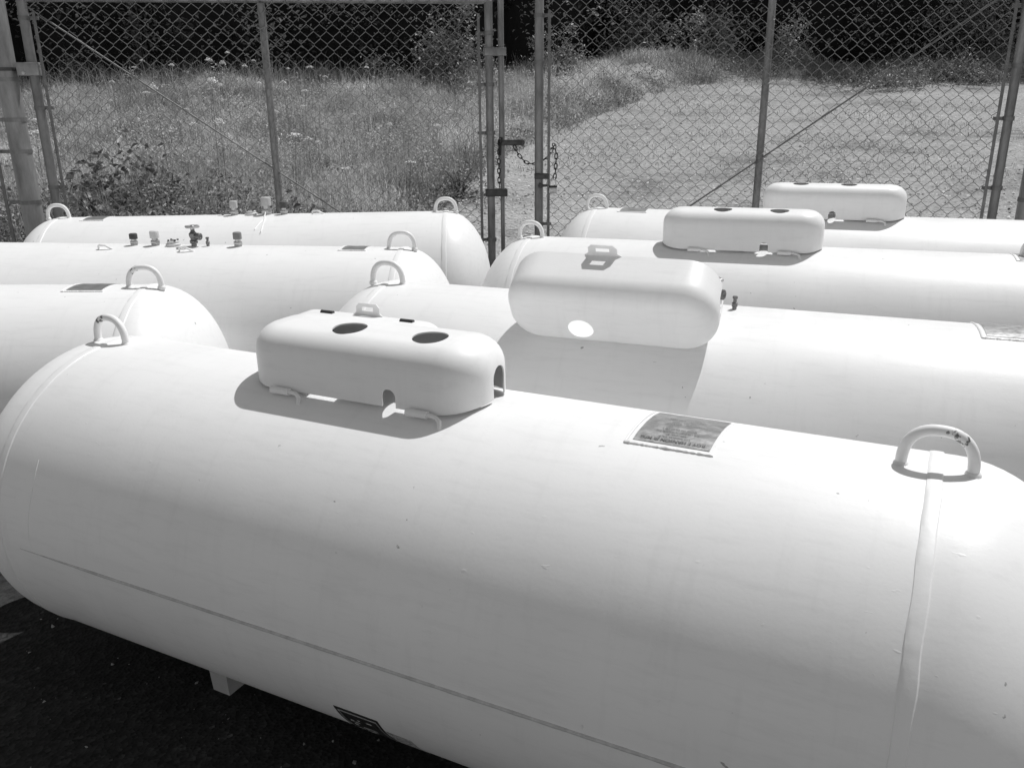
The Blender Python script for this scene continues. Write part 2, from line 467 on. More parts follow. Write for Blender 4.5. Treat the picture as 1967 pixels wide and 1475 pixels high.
def fitting_gauge(root, s, z):
    top = z + R
    bm = bmesh.new()
    lathe(bm, [(0, -.004), (.030, -.004), (.030, .008), (.026, .010), (.024, .012), (.024, .018), (.021, .021), (0, .021)], (s, 0, top), 26)
    f = link_bm('float_gauge', bm, M['cap_light'], root)
    bm = bmesh.new()
    for k in range(4):
        a = PI / 4 + k * PI / 2; hexnut(bm, (s + .019 * math.cos(a), .019 * math.sin(a), top + .020), .0045, .006)
    link_bm('bolt', bm, M['dark_steel'], f)
    bm = bmesh.new(); lathe(bm, [(0, 0), (.012, 0), (.011, .003), (0, .004)], (s, 0, top + .021), 20)
    link_bm('dial', bm, M['plate'], f)
def fitting_service(root, s, z, y=0):
    top = z + R; c = (s, y, top)
    bm = bmesh.new()
    lathe(bm, [(0, -.004), (.011, -.004), (.011, .010), (.015, .012), (.015, .022), (.011, .026), (.013, .034), (.0165, .040), (.0165, .050), (.011, .056), (.008, .062), (.008, .070), (0, .070)], c, 20)
    hexnut(bm, (s, y, top + .012), .0175, .010)
    f = link_bm('service_valve', bm, M['brass'], root)
    bm = bmesh.new()
    m4 = Matrix.Rotation(math.radians(-20), 4, 'Z')
    lathe(bm, [(0, .008), (.011, .008), (.011, .020), (.0145, .021), (.0145, .036), (.012, .038), (.006, .038), (0, .030)], (s, y, top + .040), 20, 'X', m4)
    link_bm('outlet', bm, M['brass'], f)
    bm = bmesh.new()
    pts = []
    for k in range(48):
        a = 2 * PI * k / 48; rr = .0235 + .0022 * math.cos(6 * a); pts.append((s + rr * math.cos(a), y + rr * math.sin(a), top + .078))
    tube(bm, pts, .0048, 8, closed=True)
    for k in range(3):
        a = 2 * PI * k / 3; tube(bm, [(s, y, top + .076), (s + .023 * math.cos(a), y + .023 * math.sin(a), top + .078)], .0035, 6)
    lathe(bm, [(0, .066), (.008, .066), (.009, .080), (.006, .084), (0, .084)], c, 12)
    link_bm('handwheel', bm, M['steel_light'], f)
def fitting_bleeder(root, s, z, y=0):
    top = z + R
    bm = bmesh.new()
    lathe(bm, [(0, -.003), (.006, -.003), (.006, .006), (.0078, .008), (.0078, .018), (.005, .020), (.0045, .028), (.007, .030), (.007, .036), (0, .037)], (s, y, top), 12)
    link_bm('bleeder_valve', bm, M['brass'], root)
def bracket(root, s, z, th):
    """small welded wire keeper where the missing hood was hinged"""
    bm = bmesh.new(); th = math.radians(th)
    p = [surf(s, th, -.002), surf(s, th, .012), surf(s + .006, th, .016), surf(s + .03, th, .015), surf(s + .038, th, .010), surf(s + .05, th, .003), surf(s + .058, th, -.001)]
    tube(bm, [q + Vector((0, 0, z)) for q in p], .0042, 8)
    link_bm('hinge_bracket', bm, M['paint_plain'], root)

def leg_bm(s, side, z):
    """bent plate leg: V section, wider at the shell than at the foot"""
    bm = bmesh.new(); y0 = side * .12
    ztop = z - math.sqrt(R * R - (.15) ** 2) + .02; t = .005; zb = -.012
    w1, w0 = .032, .027
    def sect(w, dd, zz):
        d2 = -side * dd
        pts = [(-w, 0), (w, 0), (w, d2), (w - t, d2), (w - t, -side * t), (-w, -side * t)]
        return [Vector((s + a + (zz < .05) * .012, y0 + b_, zz)) for a, b_ in pts]
    A = [bm.verts.new(v_) for v_ in sect(w0, .055, zb)]; B = [bm.verts.new(v_) for v_ in sect(w1, .075, ztop)]
    for v_ in B:
        v_.co.z = z - math.sqrt(max(R * R - v_.co.y ** 2, 0)) + .006
    k = len(A)
    for j in range(k): bm.faces.new((A[j], A[(j + 1) % k], B[(j + 1) % k], B[j]))
    for S in (A, B):
        bm.faces.new((S[0], S[1], S[4], S[5])); bm.faces.new((S[1], S[2], S[3], S[4]))
    return bm

def make_tank(C, yaw, tilt, label, lugs=(-HL, HL), lug_mats=('lug_paint', 'lug_paint'), plate=None, plate_text=True,
              plate_ang=(-13.0, 10.4), long_seam=False, legs=(-.58, .58), HR=None, KR=None):
    rm = Matrix.Rotation(math.radians(yaw), 3, 'Z') @ Matrix.Rotation(-math.radians(tilt), 3, 'Y')
    root = empty('propane_tank', Vector(C) - rm @ Vector((0, 0, C[2])), (0, -math.radians(tilt), math.radians(yaw)))
    tag(root, label, 'propane tank', 'white propane tanks parked in rows by the gate')
    z = C[2]
    sh = link_bm('tank_shell', shell_bm(z, HR, KR), M['paint'], root)
    for k, s in enumerate(lugs):
        link_bm('weld_seam', band_bm(s, z, seedv=C[0] + k), M['seam'], sh)
    if long_seam:
        bm = bmesh.new()
        tube(bm, [surf(-.86 + 1.825 * i / 90, math.radians(90.4), .0002 + .0004 * noise.noise(Vector((i * .5, 0, 0)))) + Vector((0, 0, z)) for i in range(91)], .0036, 8, rs=[.0034 * min(1, .15 + i / 14) * (1 + .22 * noise.noise(Vector((i * .9, 4, 0)))) for i in range(91)])
        link_bm('weld_seam', bm, M['seam_dark'], sh)
        bm = bmesh.new(); tube(bm, [surf(-.815 + .004 * math.sin(i * .2), math.radians(58 + 32 * i / 30), -.0004) + Vector((0, 0, z)) for i in range(31)], .0012, 6)
        link_bm('weld_seam', bm, M['seam'], sh)
    for s, mm in zip(lugs, lug_mats): link_bm('lifting_lug', lug_bm(s, z), M[mm], root)
    for s in legs:
        for side in (-1, 1): link_bm('leg', leg_bm(s, side, z), M['leg'], root)
    if plate: data_plate(root, plate[0], plate[1], z, plate_ang[0], plate_ang[1], long_seam)
    return root, z

holes = [(-.044, -.024, .037), (.152, -.021, .037)]
holes_b = [(-.075, -.030, .036), (.140, -.030, .036)]
holes_c = [(-.150, -.02, .036), (.062, -.02, .036)]
# front tank
F, z = make_tank((-.189, 1.674, .501), -27.34, .81, 'nearest long white tank filling the foreground, closed dome lid with two round vent holes',
                 lugs=(-.932, HL + .005), lug_mats=('lug_chipped', 'lug_worn'), plate=(.490, .630), long_seam=True, legs=(-.592, .60), HR=1.0, KR=.275)
make_dome(F, -.103, z, holes, .100)
# things visible through the end opening of the dome
fitting_gauge(F, -.10, z); fitting_service(F, .02, z); fitting_small_cap(F, .10, z, .05, 'cap_dark')
# stickers under the belly
def sticker(root, s0, s1, a0, a1, z, mat, lines):
    bm = bmesh.new(); curved_patch(bm, s0, s1, math.radians(a0), math.radians(a1), .0003, .0006, z, 8, 20)
    st = link_bm('warning_sticker', bm, M[mat], root)
    if not lines: return st
    bm = bmesh.new()
    for (u0, v0, u1, v1) in lines:
        curved_patch(bm, s0 + (s1 - s0) * u0, s0 + (s1 - s0) * u1, math.radians(a0 + (a1 - a0) * v0), math.radians(a0 + (a1 - a0) * v1), .0010, .0003, z, 2, 6)
    link_bm('sticker_print', bm, M['sticker_line' if mat == 'sticker' else 'sticker'], st, False)
    return st
ln = [(.06, .04, .94, .055), (.06, .94, .94, .955), (.06, .055, .075, .94), (.925, .055, .94, .94)]
for k in range(26):
    u = .14 + .5 * random.random(); v = .1 + .75 * random.random()
    ln.append((u, v, u + .05 + .08 * random.random(), v + .015 + .02 * random.random()))
sticker(F, -.006, .098, 114.5, 150, z, 'sticker', ln)
sticker(F, .102, .158, 121, 150, z, 'sticker_pale', [])
# second row right: its lid stands open
R3, z = make_tank((.523, 2.317, .516), -19.29, -.43, 'white tank behind the nearest one with its dome lid swung wide open',
                  plate=(.702, .842), plate_ang=(-16, 9.6))
make_dome(R3, -.20, z, [(-.070, -.027, .034)], None, True, psi=121, DA=.276, DH=.137)
fitting_gauge(R3, -.22, z); fitting_service(R3, -.08, z); fitting_small_cap(R3, -.33, z, .05, 'cap_dark'); fitting_service(R3, .028, z)
fitting_bleeder(R3, .092, z)
R2, z = make_tank((.999, 3.39, .501), -19.91, .54, 'white tank under the middle closed dome lid, third row from the front',
                  plate=(.897, 1.02 - .03), plate_ang=(-16, 9.6))
make_dome(R2, -.078, z, holes_b, .095, DA=.31, DH=.142)
R1, z = make_tank((1.357, 4.131, .527), -19.54, .26, 'rearmost white tank on the right, closed dome lid nearest to the fence',
                  lugs=(-HL, 1.62), HR=1.62, legs=(-.58, 1.2),
                  plate=(-.834, -.701), plate_ang=(-16, 9.6))
make_dome(R1, .172, z, holes_c, .0, DA=.316, DH=.142)
L1, z = make_tank((-1.289, 4.328, .519), 1.09, .37, 'rearmost white tank on the left, beside the fence, bare valves and no dome lid',
                  plate=(-.82, -.72), plate_ang=(-16, 9.6), lugs=(-HL, HL))
fitting_small_cap(L1, -.092, z, .062, 'cap_mid', .0165); fitting_gauge(L1, -.008, z)
fitting_small_cap(L1, .070, z, .078, 'cap_mid', .021); fitting_small_cap(L1, .156, z, .054, 'cap_dark', .016)
fitting_bleeder(L1, -.150, z); bracket(L1, .30, z, 2)
L2, z = make_tank((-1.404, 3.498, .504), -4.19, -.45, 'white tank with brass valve and grey caps standing bare on top, no dome lid',
                  plate=(.727, .823), plate_ang=(-16, 6))
fitting_small_cap(L2, -.146, z, .040, 'cap_dark', .0135); fitting_small_cap(L2, -.056, z, .052, 'cap_light', .0155)
fitting_gauge(L2, .020, z); fitting_service(L2, .107, z); fitting_bleeder(L2, .165, z); fitting_small_cap(L2, .291, z, .050, 'cap_grey', .0145)
bracket(L2, -.262, z, 10); bracket(L2, .08, z, 12)
L3, z = make_tank((-2.146, 2.702, .508), .31, -.39, 'white tank at the left edge whose rounded right end sits behind the nearest tank',
                  lug_mats=('lug_paint', 'lug_nicked'), plate=(.73, .845), plate_ang=(-16, 6.5))

# wire safety tag hanging off a cap of the rear left tank
bm = bmesh.new()
zz = .519 + R
tube(bm, [(-1.22, 4.31, zz + .02), (-1.215, 4.24, zz - .006), (-1.235, 4.14, zz - .045)], .0018, 6)
tube(bm, [(-1.22, 4.31, zz + .02), (-1.208, 4.23, zz - .008), (-1.200, 4.12, zz - .053)], .0018, 6)
tag(link_bm('wire_tie', bm, M['paint_plain']), 'loose pale wire tie trailing from a valve cap on the rear left tank', 'wire')

# loose dome cover on its side in the gap behind the closed front dome
lc = empty('loose_dome_cover', (-.375, 2.235, .73), (0, 0, 0))
tag(lc, 'spare white dome cover wedged on its side behind the nearest dome lid, latch tab up', 'tank cover')
me = dome_me([], None, False, lift=.004, DA=.262)
mt = Matrix.Rotation(math.radians(-24.5), 4, 'Z') @ Matrix.Rotation(math.radians(90), 4, 'X')
shift = Matrix.Translation((-.025, .07, DB - .055))
me.transform(shift @ mt)
cv = link_me('cover_shell', me, M['paint_plain'], lc, ang=40)
bm = tab_bm(); bm.transform(shift @ mt); link_bm('latch_tab', bm, M['paint_plain'], lc)
for q in (-.125, .135):
    bm = bmesh.new(); lathe(bm, [(0, -.020), (.0075, -.020), (.0075, .020), (0, .020)], (q, DB - .0005, .012), 12, 'X'); bm.transform(shift @ mt)
    link_bm('hinge_tube', bm, M['dark_steel'], lc)

# ------------------------------------------------------------------ gate and fence
def leaf_frame(p0, p1):
    p0 = Vector((p0[0], p0[1], 0)); p1 = Vector((p1[0], p1[1], 0)); u = (p1 - p0); L = u.length; u.normalize()
    n = Vector((u.y, -u.x, 0))     # towards the camera
    return p0, u, n, L
def meshpanel(name, p0, u, n, L, z0, z1, parent, W=.0718, H=.0735, r=.0021, seedv=1):
    cols = int(L / (W / 2)); w2 = L / cols; rows = int((z1 - z0) / (H / 2)); V, Fc = [], []
    for i in range(cols):
        pts = []
        for k in range(rows + 1):
            side = (i + k) % 2
            x = (i + (1 if side else 0)) * w2; zz = z0 + k * H / 2
            sag = .009 * noise.noise(Vector((x * 1.3, zz * 1.7, seedv)))
            sx = .008 * noise.noise(Vector((x * 1.1, zz * 1.1, seedv + 7)))
            base = p0 + u * (x + sx) + Vector((0, 0, zz + sag))
            off = .012 * noise.noise(Vector((x * .8, zz, seedv + 3)))
            # the wire bends round its neighbour at every crossing
            dd = .0028 if side else -.0028
            for q in (-1, 1):
                pts.append(base + n * (off + q * .0016 * (1 if side else -1)) + Vector((0, 0, q * .0045)) - u * (dd * .0 + (.0016 if side else -.0016) * 0))
        for k, p in enumerate(pts):
            d = (pts[min(k + 1, len(pts) - 1)] - pts[max(k - 1, 0)]); d.normalize()
            a = n; b_ = d.cross(n)
            for j in range(4):
                t = PI / 4 + PI / 2 * j; V.append(p + (a * math.cos(t) + b_ * math.sin(t)) * r)
        base_i = len(V) - 4 * len(pts)
        for k in range(len(pts) - 1):
            for j in range(4):
                Fc.append((base_i + 4 * k + j, base_i + 4 * k + (j + 1) % 4, base_i + 4 * k + 4 + (j + 1) % 4, base_i + 4 * k + 4 + j))
    me = bpy.data.meshes.new(name); me.from_pydata([tuple(v_) for v_ in V], [], Fc)
    return link_me(name, me, M['wire'], parent, True, 80)
def vpipe(name, p, z0, z1, r, mat, parent, n=18, weld=()):
    bm = bmesh.new(); lathe(bm, [(0, z0), (r, z0), (r, z1 - .004), (r - .004, z1), (0, z1)], (p.x, p.y, 0), n)
    return link_bm(name, bm, mat, parent)
def bandring(name, p, z, r, h, u, n, tow, parent, reach=.05, mat='band'):
    """steel band round a pipe with a tongue and carriage bolt to the tension bar"""
    bm = bmesh.new()
    lathe(bm, [(r + .0008, z - h / 2), (r + .0038, z - h / 2), (r + .0038, z + h / 2), (r + .0008, z + h / 2)], (p.x, p.y, 0), 20)
    ang = math.atan2(u.y * tow, u.x * tow); rot = Matrix.Rotation(ang, 3, 'Z')
    c = p + u * tow * (r + reach / 2) + Vector((0, 0, z))
    box(bm, c, (reach, .008, h * .85), rot, .001)
    o_ = link_bm(name, bm, M[mat], parent)
    bm = bmesh.new()
    bc = p + u * tow * (r + reach * .8) + Vector((0, 0, z)) + n * .006
    m4 = Matrix.Rotation(math.atan2(-n.x, n.y), 4, 'Z')
    lathe(bm, [(0, -.006), (.010, -.005), (.010, .0), (.006, .006), (0, .008)], bc, 12, 'Y', m4 @ Matrix.Rotation(PI, 4, 'Z'))
    link_bm('bolt', bm, M['wire'], o_)
    return o_
TOP = 1.974
def gate_leaf(p0, p1, label, band0, band1, mid, brace, flip, TOP=TOP):
    o, u, n, L = leaf_frame(p0, p1)
    g = empty('gate_leaf', (o.x, o.y, 0)); tag(g, label, 'gate')
    inv = Matrix.Translation((-o.x, -o.y, 0))
    o0 = Vector((0, 0, 0))
    A, B = o0, u * L
    vpipe('stile', A, .07, TOP + .0, .0255, M['galv'], g); vpipe('stile', B, .07, TOP, .0235, M['galv'], g)
    for zz in (TOP, .095):
        bm = bmesh.new(); tube(bm, [A + Vector((0, 0, zz)), B + Vector((0, 0, zz))], .0235, 16); link_bm('rail', bm, M['galv'], g)
    vpipe('middle_stile', u * mid + n * 0, .11, TOP - .02, .0205, M['galv'], g)
    # brace rod in front of the mesh
    bm = bmesh.new(); a_, b_ = brace
    tube(bm, [u * a_[0] + Vector((0, 0, a_[1])) + n * .016, u * b_[0] + Vector((0, 0, b_[1])) + n * .016], .0046, 10)
    link_bm('brace_rod', bm, M['brace'], g)
    meshpanel('chain_link_mesh', u * .05 + n * .030, u, n, L - .105, .08, TOP + .025, g, seedv=L * flip)
    for zz in (.4, .75, 1.13, 1.5, 1.82):
        bm = bmesh.new(); c = u * mid + Vector((0, 0, zz))
        tube(bm, [c + u * (.024 * math.cos(a)) - n * (-.006 + .028 * math.sin(a)) + Vector((0, 0, .012 * math.cos(a))) for a in [2 * PI * i / 14 for i in range(14)]], .0018, 5, closed=True)
        link_bm('tie_wire', bm, M['wire'], g)
    for s, bands, tow in ((.062, band0, 1), (L - .062, band1, -1)):
        bm = bmesh.new(); c = u * s + n * .03
        box(bm, c + Vector((0, 0, 1.0)), (.016, .005, 1.8), Matrix.Rotation(math.atan2(u.y, u.x), 3, 'Z'), .001)
        link_bm('tension_bar', bm, M['band'], g)
        for zz in bands:
            bandring('tension_band', (A if tow == 1 else B), zz, .0255, .022, u, n, tow, g)
    return g, u, n, L
GL, u, n, L = gate_leaf((-2.613, 4.994), (-.118, 5.317), 'left leaf of the chain link gate with the drop rod and brace sloping down right', (1.87, 1.41, .98, .4), (1.795, 1.517, 1.244, .609), 1.250, ((.03, 1.925), (2.44, .20)), 1)
# left leaf hardware: drop rod, its guides, latch
po = Vector((-2.613, 4.994, 0)); P = lambda x, z, d=0.0: (u * ((x + 2.613) / u.x)) + Vector((0, 0, z)) + n * d
q = P(-.048, 0, 0); 
vpipe('drop_rod', q, .98, 2.05, .0175, M['galv'], GL)
vpipe('drop_rod', q, .03, 1.0, .0128, M['galv'], GL)
rotz = Matrix.Rotation(math.atan2(u.y, u.x), 3, 'Z')
for zz, mm in ((1.697, 'galv'), (.894, 'dark_steel')):
    bm = bmesh.new(); box(bm, P(-.083, zz, .026), (.125, .006, .044), rotz, .002); box(bm, P(-.083, zz, -.026), (.125, .006, .044), rotz, .002)
    box(bm, P(-.023, zz, 0), (.005, .05, .044), rotz, .001); box(bm, P(-.148, zz, 0), (.005, .05, .044), rotz, .001)
    link_bm('rod_guide', bm, M[mm], GL)
bm = bmesh.new(); box(bm, P(.006, 1.188, .03), (.125, .008, .034), rotz, .003)
lathe(bm, [(0, -.004), (.017, -.004), (.017, .004), (0, .004)], P(.068, 1.188, .03), 16, 'Y')
link_bm('latch_lever', bm, M['dark_steel'], GL)
bm = bmesh.new(); box(bm, P(-.066, 1.16, .028), (.016, .012, .09), rotz, .004); box(bm, P(-.058, 1.205, .028), (.022, .014, .03), rotz, .004)
link_bm('latch_hook', bm, M['black_metal'], GL)
# hinge clamp on the left stile
bm = bmesh.new(); box(bm, P(-2.625, 1.612, .012), (.115, .075, .068), rotz, .006)
h_ = link_bm('hinge', bm, M['galv_big'], GL)
bm = bmesh.new(); lathe(bm, [(0, 0), (.009, 0), (.009, .008), (0, .010)], P(-2.645, 1.592, .049), 10, 'Y', Matrix.Rotation(PI, 4, 'Z')); link_bm('bolt', bm, M['steel_light'], h_)

GR, u2, n2, L2_ = gate_leaf((.170, 5.191), (2.640, 4.7225), 'right leaf of the chain link gate, brace rod rising to the right across the gravel', (1.878, 1.633, .722, .4), (1.87, 1.58, 1.32, .96), 1.257, ((.03, .225), (2.49, 1.99)), 2, 2.03)
Q = lambda x, z, d=0.0: (u2 * ((x - .170) / u2.x)) + Vector((0, 0, z)) + n2 * d
rotz2 = Matrix.Rotation(math.atan2(u2.y, u2.x), 3, 'Z')
bm = bmesh.new(); box(bm, Q(.192, 1.003, .02), (.085, .03, .034), rotz2, .004); box(bm, Q(.160, 1.003, -.01), (.03, .06, .034), rotz2, .004)
link_bm('latch_bracket', bm, M['dark_steel'], GR)
bm = bmesh.new(); lathe(bm, [(0, -.01), (.014, -.01), (.016, 0), (.014, .01), (0, .01)], Q(.185, .948, .03), 12, 'Y'); box(bm, Q(.205, .95, .03), (.04, .012, .014), rotz2, .003)
link_bm('latch_keeper', bm, M['dark_steel'], GR)

# ---- posts
def big_post(p, label, left):
    g = empty('fence_post', (p[0], p[1], 0)); tag(g, label, 'fence post')
    bm = bmesh.new(); lathe(bm, [(0, -.05), (.055, -.05), (.055, 2.15), (.05, 2.19), (.03, 2.215), (0, 2.22)], (0, 0, 0), 32)
    link_bm('post_tube', bm, M['galv_big'], g)
    for zz in (1.56, 1.35, 1.18, .90, .45):
        bm = bmesh.new(); lathe(bm, [(.0555, zz - .011), (.0585, zz - .011), (.0585, zz + .011), (.0555, zz + .011)], (0, 0, 0), 32)
        box(bm, (-.085 if left else .085, -.01, zz), (.06, .006, .02), None, .001)
        link_bm('post_band', bm, M['galv'], g)
    bm = bmesh.new(); zz = 1.612; lathe(bm, [(.0555, zz - .009), (.061, zz - .009), (.061, zz + .009), (.0555, zz + .009)], (0, 0, 0), 32)
    box(bm, (.075 if left else -.075, 0, zz), (.07, .02, .018), None, .003)
    link_bm('hinge_strap', bm, M['dark_steel'], g)
    return g
big_post((-2.752, 4.976), 'thick galvanised post holding up the left gate leaf', True)
big_post((2.812, 4.690), 'thick galvanised post at the right edge beside the right gate leaf', False)
def fence_panel(p0, p1, label, tow):
    o, uu, nn, LL = leaf_frame(p0, p1)
    g = empty('chain_link_fence', (o.x, o.y, 0)); tag(g, label, 'fence')
    meshpanel('chain_link_mesh', nn * .03, uu, nn, LL, .06, 1.98, g, seedv=11 * tow)
    bm = bmesh.new(); s = LL if tow < 0 else 0
    box(bm, uu * s + nn * .03 + Vector((0, 0, 1.0)), (.018, .006, 1.85), Matrix.Rotation(math.atan2(uu.y, uu.x), 3, 'Z'), .001); link_bm('tension_bar', bm, M['band'], g)
    bm = bmesh.new(); tube(bm, [Vector((0, 0, 1.99)), uu * LL + Vector((0, 0, 1.99))], .021, 14); link_bm('rail', bm, M['galv'], g)
    bm = bmesh.new(); tube(bm, [Vector((0, 0, .08)), uu * LL + Vector((0, 0, .08))], .004, 8); link_bm('tension_wire', bm, M['wire'], g)
    return g
fence_panel((-5.6, 4.70), (-2.872, 4.968), 'chain link fence panel running off to the left of the thick left post', -1)
fence_panel((2.93, 4.68), (5.6, 4.50), 'chain link fence panel running off past the right edge post', 1)

# ---- chains and padlock
def chain(name_label, pts, cat='chain'):
    P_ = [Vector(p) for p in pts]
    # resample along the polyline at link pitch
    seg = [(b_ - a).length for a, b_ in zip(P_, P_[1:])]; tot = sum(seg); pitch = .026; k = max(2, int(tot / pitch))
    def at(d):
        for s_, a, b_ in zip(seg, P_, P_[1:]):
            if d <= s_: return a.lerp(b_, d / s_)
            d -= s_
        return P_[-1]
    root = empty('chain', P_[0]); tag(root, name_label, 'chain', 'chains on the gate latch')
    for i in range(k):
        a, b_ = at(tot * i / k), at(tot * (i + 1) / k); c = (a + b_) / 2; d = (b_ - a).normalized()
        side = Vector((0, 1, 0)) if i % 2 else Vector((1, 0, .001))
        side = (side - d * side.dot(d)).normalized(); bm = bmesh.new(); ring = []
        for j in range(16):
            t = 2 * PI * j / 16; ring.append(c - P_[0] + d * (math.cos(t) * .0175 * (1 if abs(math.cos(t)) < .7 else 1)) + side * (math.copysign(abs(math.sin(t)) ** .6, math.sin(t)) * .0085))
        tube(bm, ring, .0032, 6, closed=True); link_bm('chain_link', bm, M['black_metal'], root)
    return root
W_ = lambda x, z, d=.0: Vector((x, 5.317 + .13 * (x + .118), z)) + Vector((.13, -.99, 0)) * d
chain('dark chain hanging straight down beside the drop rod', [W_(-.068, 1.205, .045), W_(-.074, 1.1, .045), W_(-.072, .93, .045)])
chain('dark chain looping from the latch lever across to the right leaf', [W_(.02, 1.17, .04), W_(.045, 1.115, .05), W_(.085, 1.075, .06), W_(.118, 1.062, .07), W_(.150, 1.073, .09), W_(.205, 1.11, .18), W_(.225, 1.17, .19), W_(.238, 1.18, .19)])
chain('dark chain carrying the padlock down the right leaf', [W_(.232, 1.185, .175), W_(.247, 1.14, .19), W_(.244, 1.06, .19), W_(.238, .985, .19)])
pk = empty('padlock', (.243, 5.135, .925)); tag(pk, 'small silver padlock with dark top hanging from the chain on the right leaf', 'padlock')
bm = bmesh.new(); box(bm, (.008, 0, -.002), (.046, .022, .036), None, .004); link_bm('lock_body', bm, M['steel_light'], pk)
bm = bmesh.new(); box(bm, (.008, 0, .0205), (.048, .024, .010), None, .003); link_bm('lock_cap', bm, M['black_metal'], pk)
bm = bmesh.new(); tube(bm, [(-.008, 0, .018)] + [(.008 - .016 * math.cos(PI * i / 12), 0, .045 + .018 * math.sin(PI * i / 12)) for i in range(13)] + [(.024, 0, .018)], .0035, 8); link_bm('shackle', bm, M['steel_light'], pk)

# ------------------------------------------------------------------ ground
def sst(a, b_, x):
    t = np.clip((x - a) / (b_ - a), 0, 1); return t * t * (3 - 2 * t)
EDGE = np.array([(-6.0, 6.2), (-1.9, 6.9), (-1.3, 8), (-.85, 9.5), (-.2, 12), (.66, 14), (3.3, 19.0), (6.0, 20.6), (8.5, 19.9), (10.5, 19.3), (22, 19)], float)
def edge_y(X): return np.interp(X, EDGE[:, 0], EDGE[:, 1])
def gz(X, Y):
    X = np.asarray(X, float); Y = np.asarray(Y, float)
    t = Y - 7.0
    base = np.where(t > -1, .065 * (t + np.sqrt(t * t + .5)) - .0, 0)
    far = 21.0 + 0 * X
    over = np.maximum(Y - far, 0); base = base - .13 * over * .85
    base = np.where(Y < 5.6, base * 0, base * sst(5.6, 7.5, Y))
    mound = (.30 * sst(-1.0, 3.2, X) * (1 - sst(6.6, 9.6, X)) + .16 * np.exp(-((X - 5.2) / 1.6) ** 2) + .06 * np.sin(X * 2.1) * np.exp(-((X - 4) / 4) ** 2) + .18 * np.exp(-((X - 11.5) / 2.5) ** 2)) * sst(0, 2.4, Y - edge_y(X)) + .26 * sst(10.5, 13, X) * sst(0, 1.5, Y - edge_y(X))
    und = .05 * np.sin(X * .7 + Y * .31) + .03 * np.sin(X * 1.9 - Y * 1.1)
    return base + mound + und * sst(7, 10, Y)
def sheet(name, xs, ys, mat, kind, dz=0, func=gz):
    X, Y = np.meshgrid(xs, ys); Z = func(X, Y) + dz
    co = np.stack([X, Y, Z], -1).reshape(-1, 3); nx = len(xs); ny = len(ys)
    i, j = np.meshgrid(np.arange(nx - 1), np.arange(ny - 1)); a = (j * nx + i).ravel()
    f = np.stack([a, a + 1, a + 1 + nx, a + nx], -1)
    me = bpy.data.meshes.new(name); me.from_pydata(co.tolist(), [], f.tolist())
    o = link_me(name, me, mat, None, True, 180); o['kind'] = kind; return o
xs = np.concatenate([np.linspace(-400, -40, 14), np.linspace(-36, 36, 145), np.linspace(40, 400, 14)])
ys = np.concatenate([np.linspace(-300, -15, 12), np.linspace(-12, 5, 35), np.linspace(5.5, 40, 139), np.linspace(45, 400, 14)])
sheet('gravel_ground', xs, ys, M['gravel'], 'structure')
# near-black patch painting the shade under and in front of the nearest tank
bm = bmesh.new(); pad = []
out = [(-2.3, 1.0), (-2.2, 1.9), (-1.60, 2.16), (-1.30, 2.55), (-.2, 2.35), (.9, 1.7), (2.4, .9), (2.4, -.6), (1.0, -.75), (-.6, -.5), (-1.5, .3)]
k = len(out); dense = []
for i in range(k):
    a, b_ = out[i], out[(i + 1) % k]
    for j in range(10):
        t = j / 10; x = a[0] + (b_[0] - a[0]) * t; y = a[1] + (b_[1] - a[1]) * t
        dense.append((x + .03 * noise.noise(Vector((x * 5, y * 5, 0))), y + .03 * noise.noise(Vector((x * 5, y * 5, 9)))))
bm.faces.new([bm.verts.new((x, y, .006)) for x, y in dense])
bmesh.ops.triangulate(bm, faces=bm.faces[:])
o = link_bm('ground_shade_patch', bm, M['ground_shade'], None, False); o['kind'] = 'structure'

# numpy scatter meshes
def quads_mesh(name, verts, nper, mat, faces_pattern, parent=None):
    """verts (N, nper, 3); faces_pattern list of index tuples of equal length"""
    Nn = verts.shape[0]; fp = np.array(faces_pattern); base = (np.arange(Nn) * nper)[:, None, None]
    f = (fp[None] + base).reshape(-1, fp.shape[1])
    me = bpy.data.meshes.new(name); me.vertices.add(Nn * nper); me.vertices.foreach_set('co', verts.reshape(-1).astype(np.float32))
    me.loops.add(f.size); me.loops.foreach_set('vertex_index', f.reshape(-1).astype(np.int32))
    me.polygons.add(f.shape[0]); me.polygons.foreach_set('loop_start', (np.arange(f.shape[0]) * fp.shape[1]).astype(np.int32))
    me.update(); me.validate()
    me.materials.append(mat)
    o = bpy.data.objects.new(name, me); COL.objects.link(o)
    if parent: o.parent = parent
    return o
def stones(name, X, Y, Z, size, mat):
    n_ = len(X); d = rng.normal(size=(n_, 5, 3)) * .25
    base = np.array([(-.6, -.5, 0), (.6, -.45, 0), (.5, .6, 0), (-.5, .55, 0), (0, 0, .55)])
    a = rng.uniform(0, 2 * PI, n_); c, s = np.cos(a), np.sin(a)
    v = (base[None] + d) * size[:, None, None]
    x = v[..., 0] * c[:, None] - v[..., 1] * s[:, None]; y = v[..., 0] * s[:, None] + v[..., 1] * c[:, None]
    v = np.stack([x + X[:, None], y + Y[:, None], np.maximum(v[..., 2], -.001) + Z[:, None]], -1)
    return quads_mesh(name, v, 5, mat, [(0, 1, 4), (1, 2, 4), (2, 3, 4), (3, 0, 4)])
n_ = 42000
X = rng.uniform(-4, 9, n_); Y = 5.4 + 14 * rng.random(n_) ** 2.2
keep = Y < edge_y(X) + .6; X, Y = X[keep], Y[keep]
o = stones('loose_stones', X, Y, gz(X, Y), rng.uniform(.006, .026, len(X)), M['stone_mix']); tag(o, 'loose grey stones and chips strewn over the gravel lot beyond the gate', 'gravel', None, 'stuff')
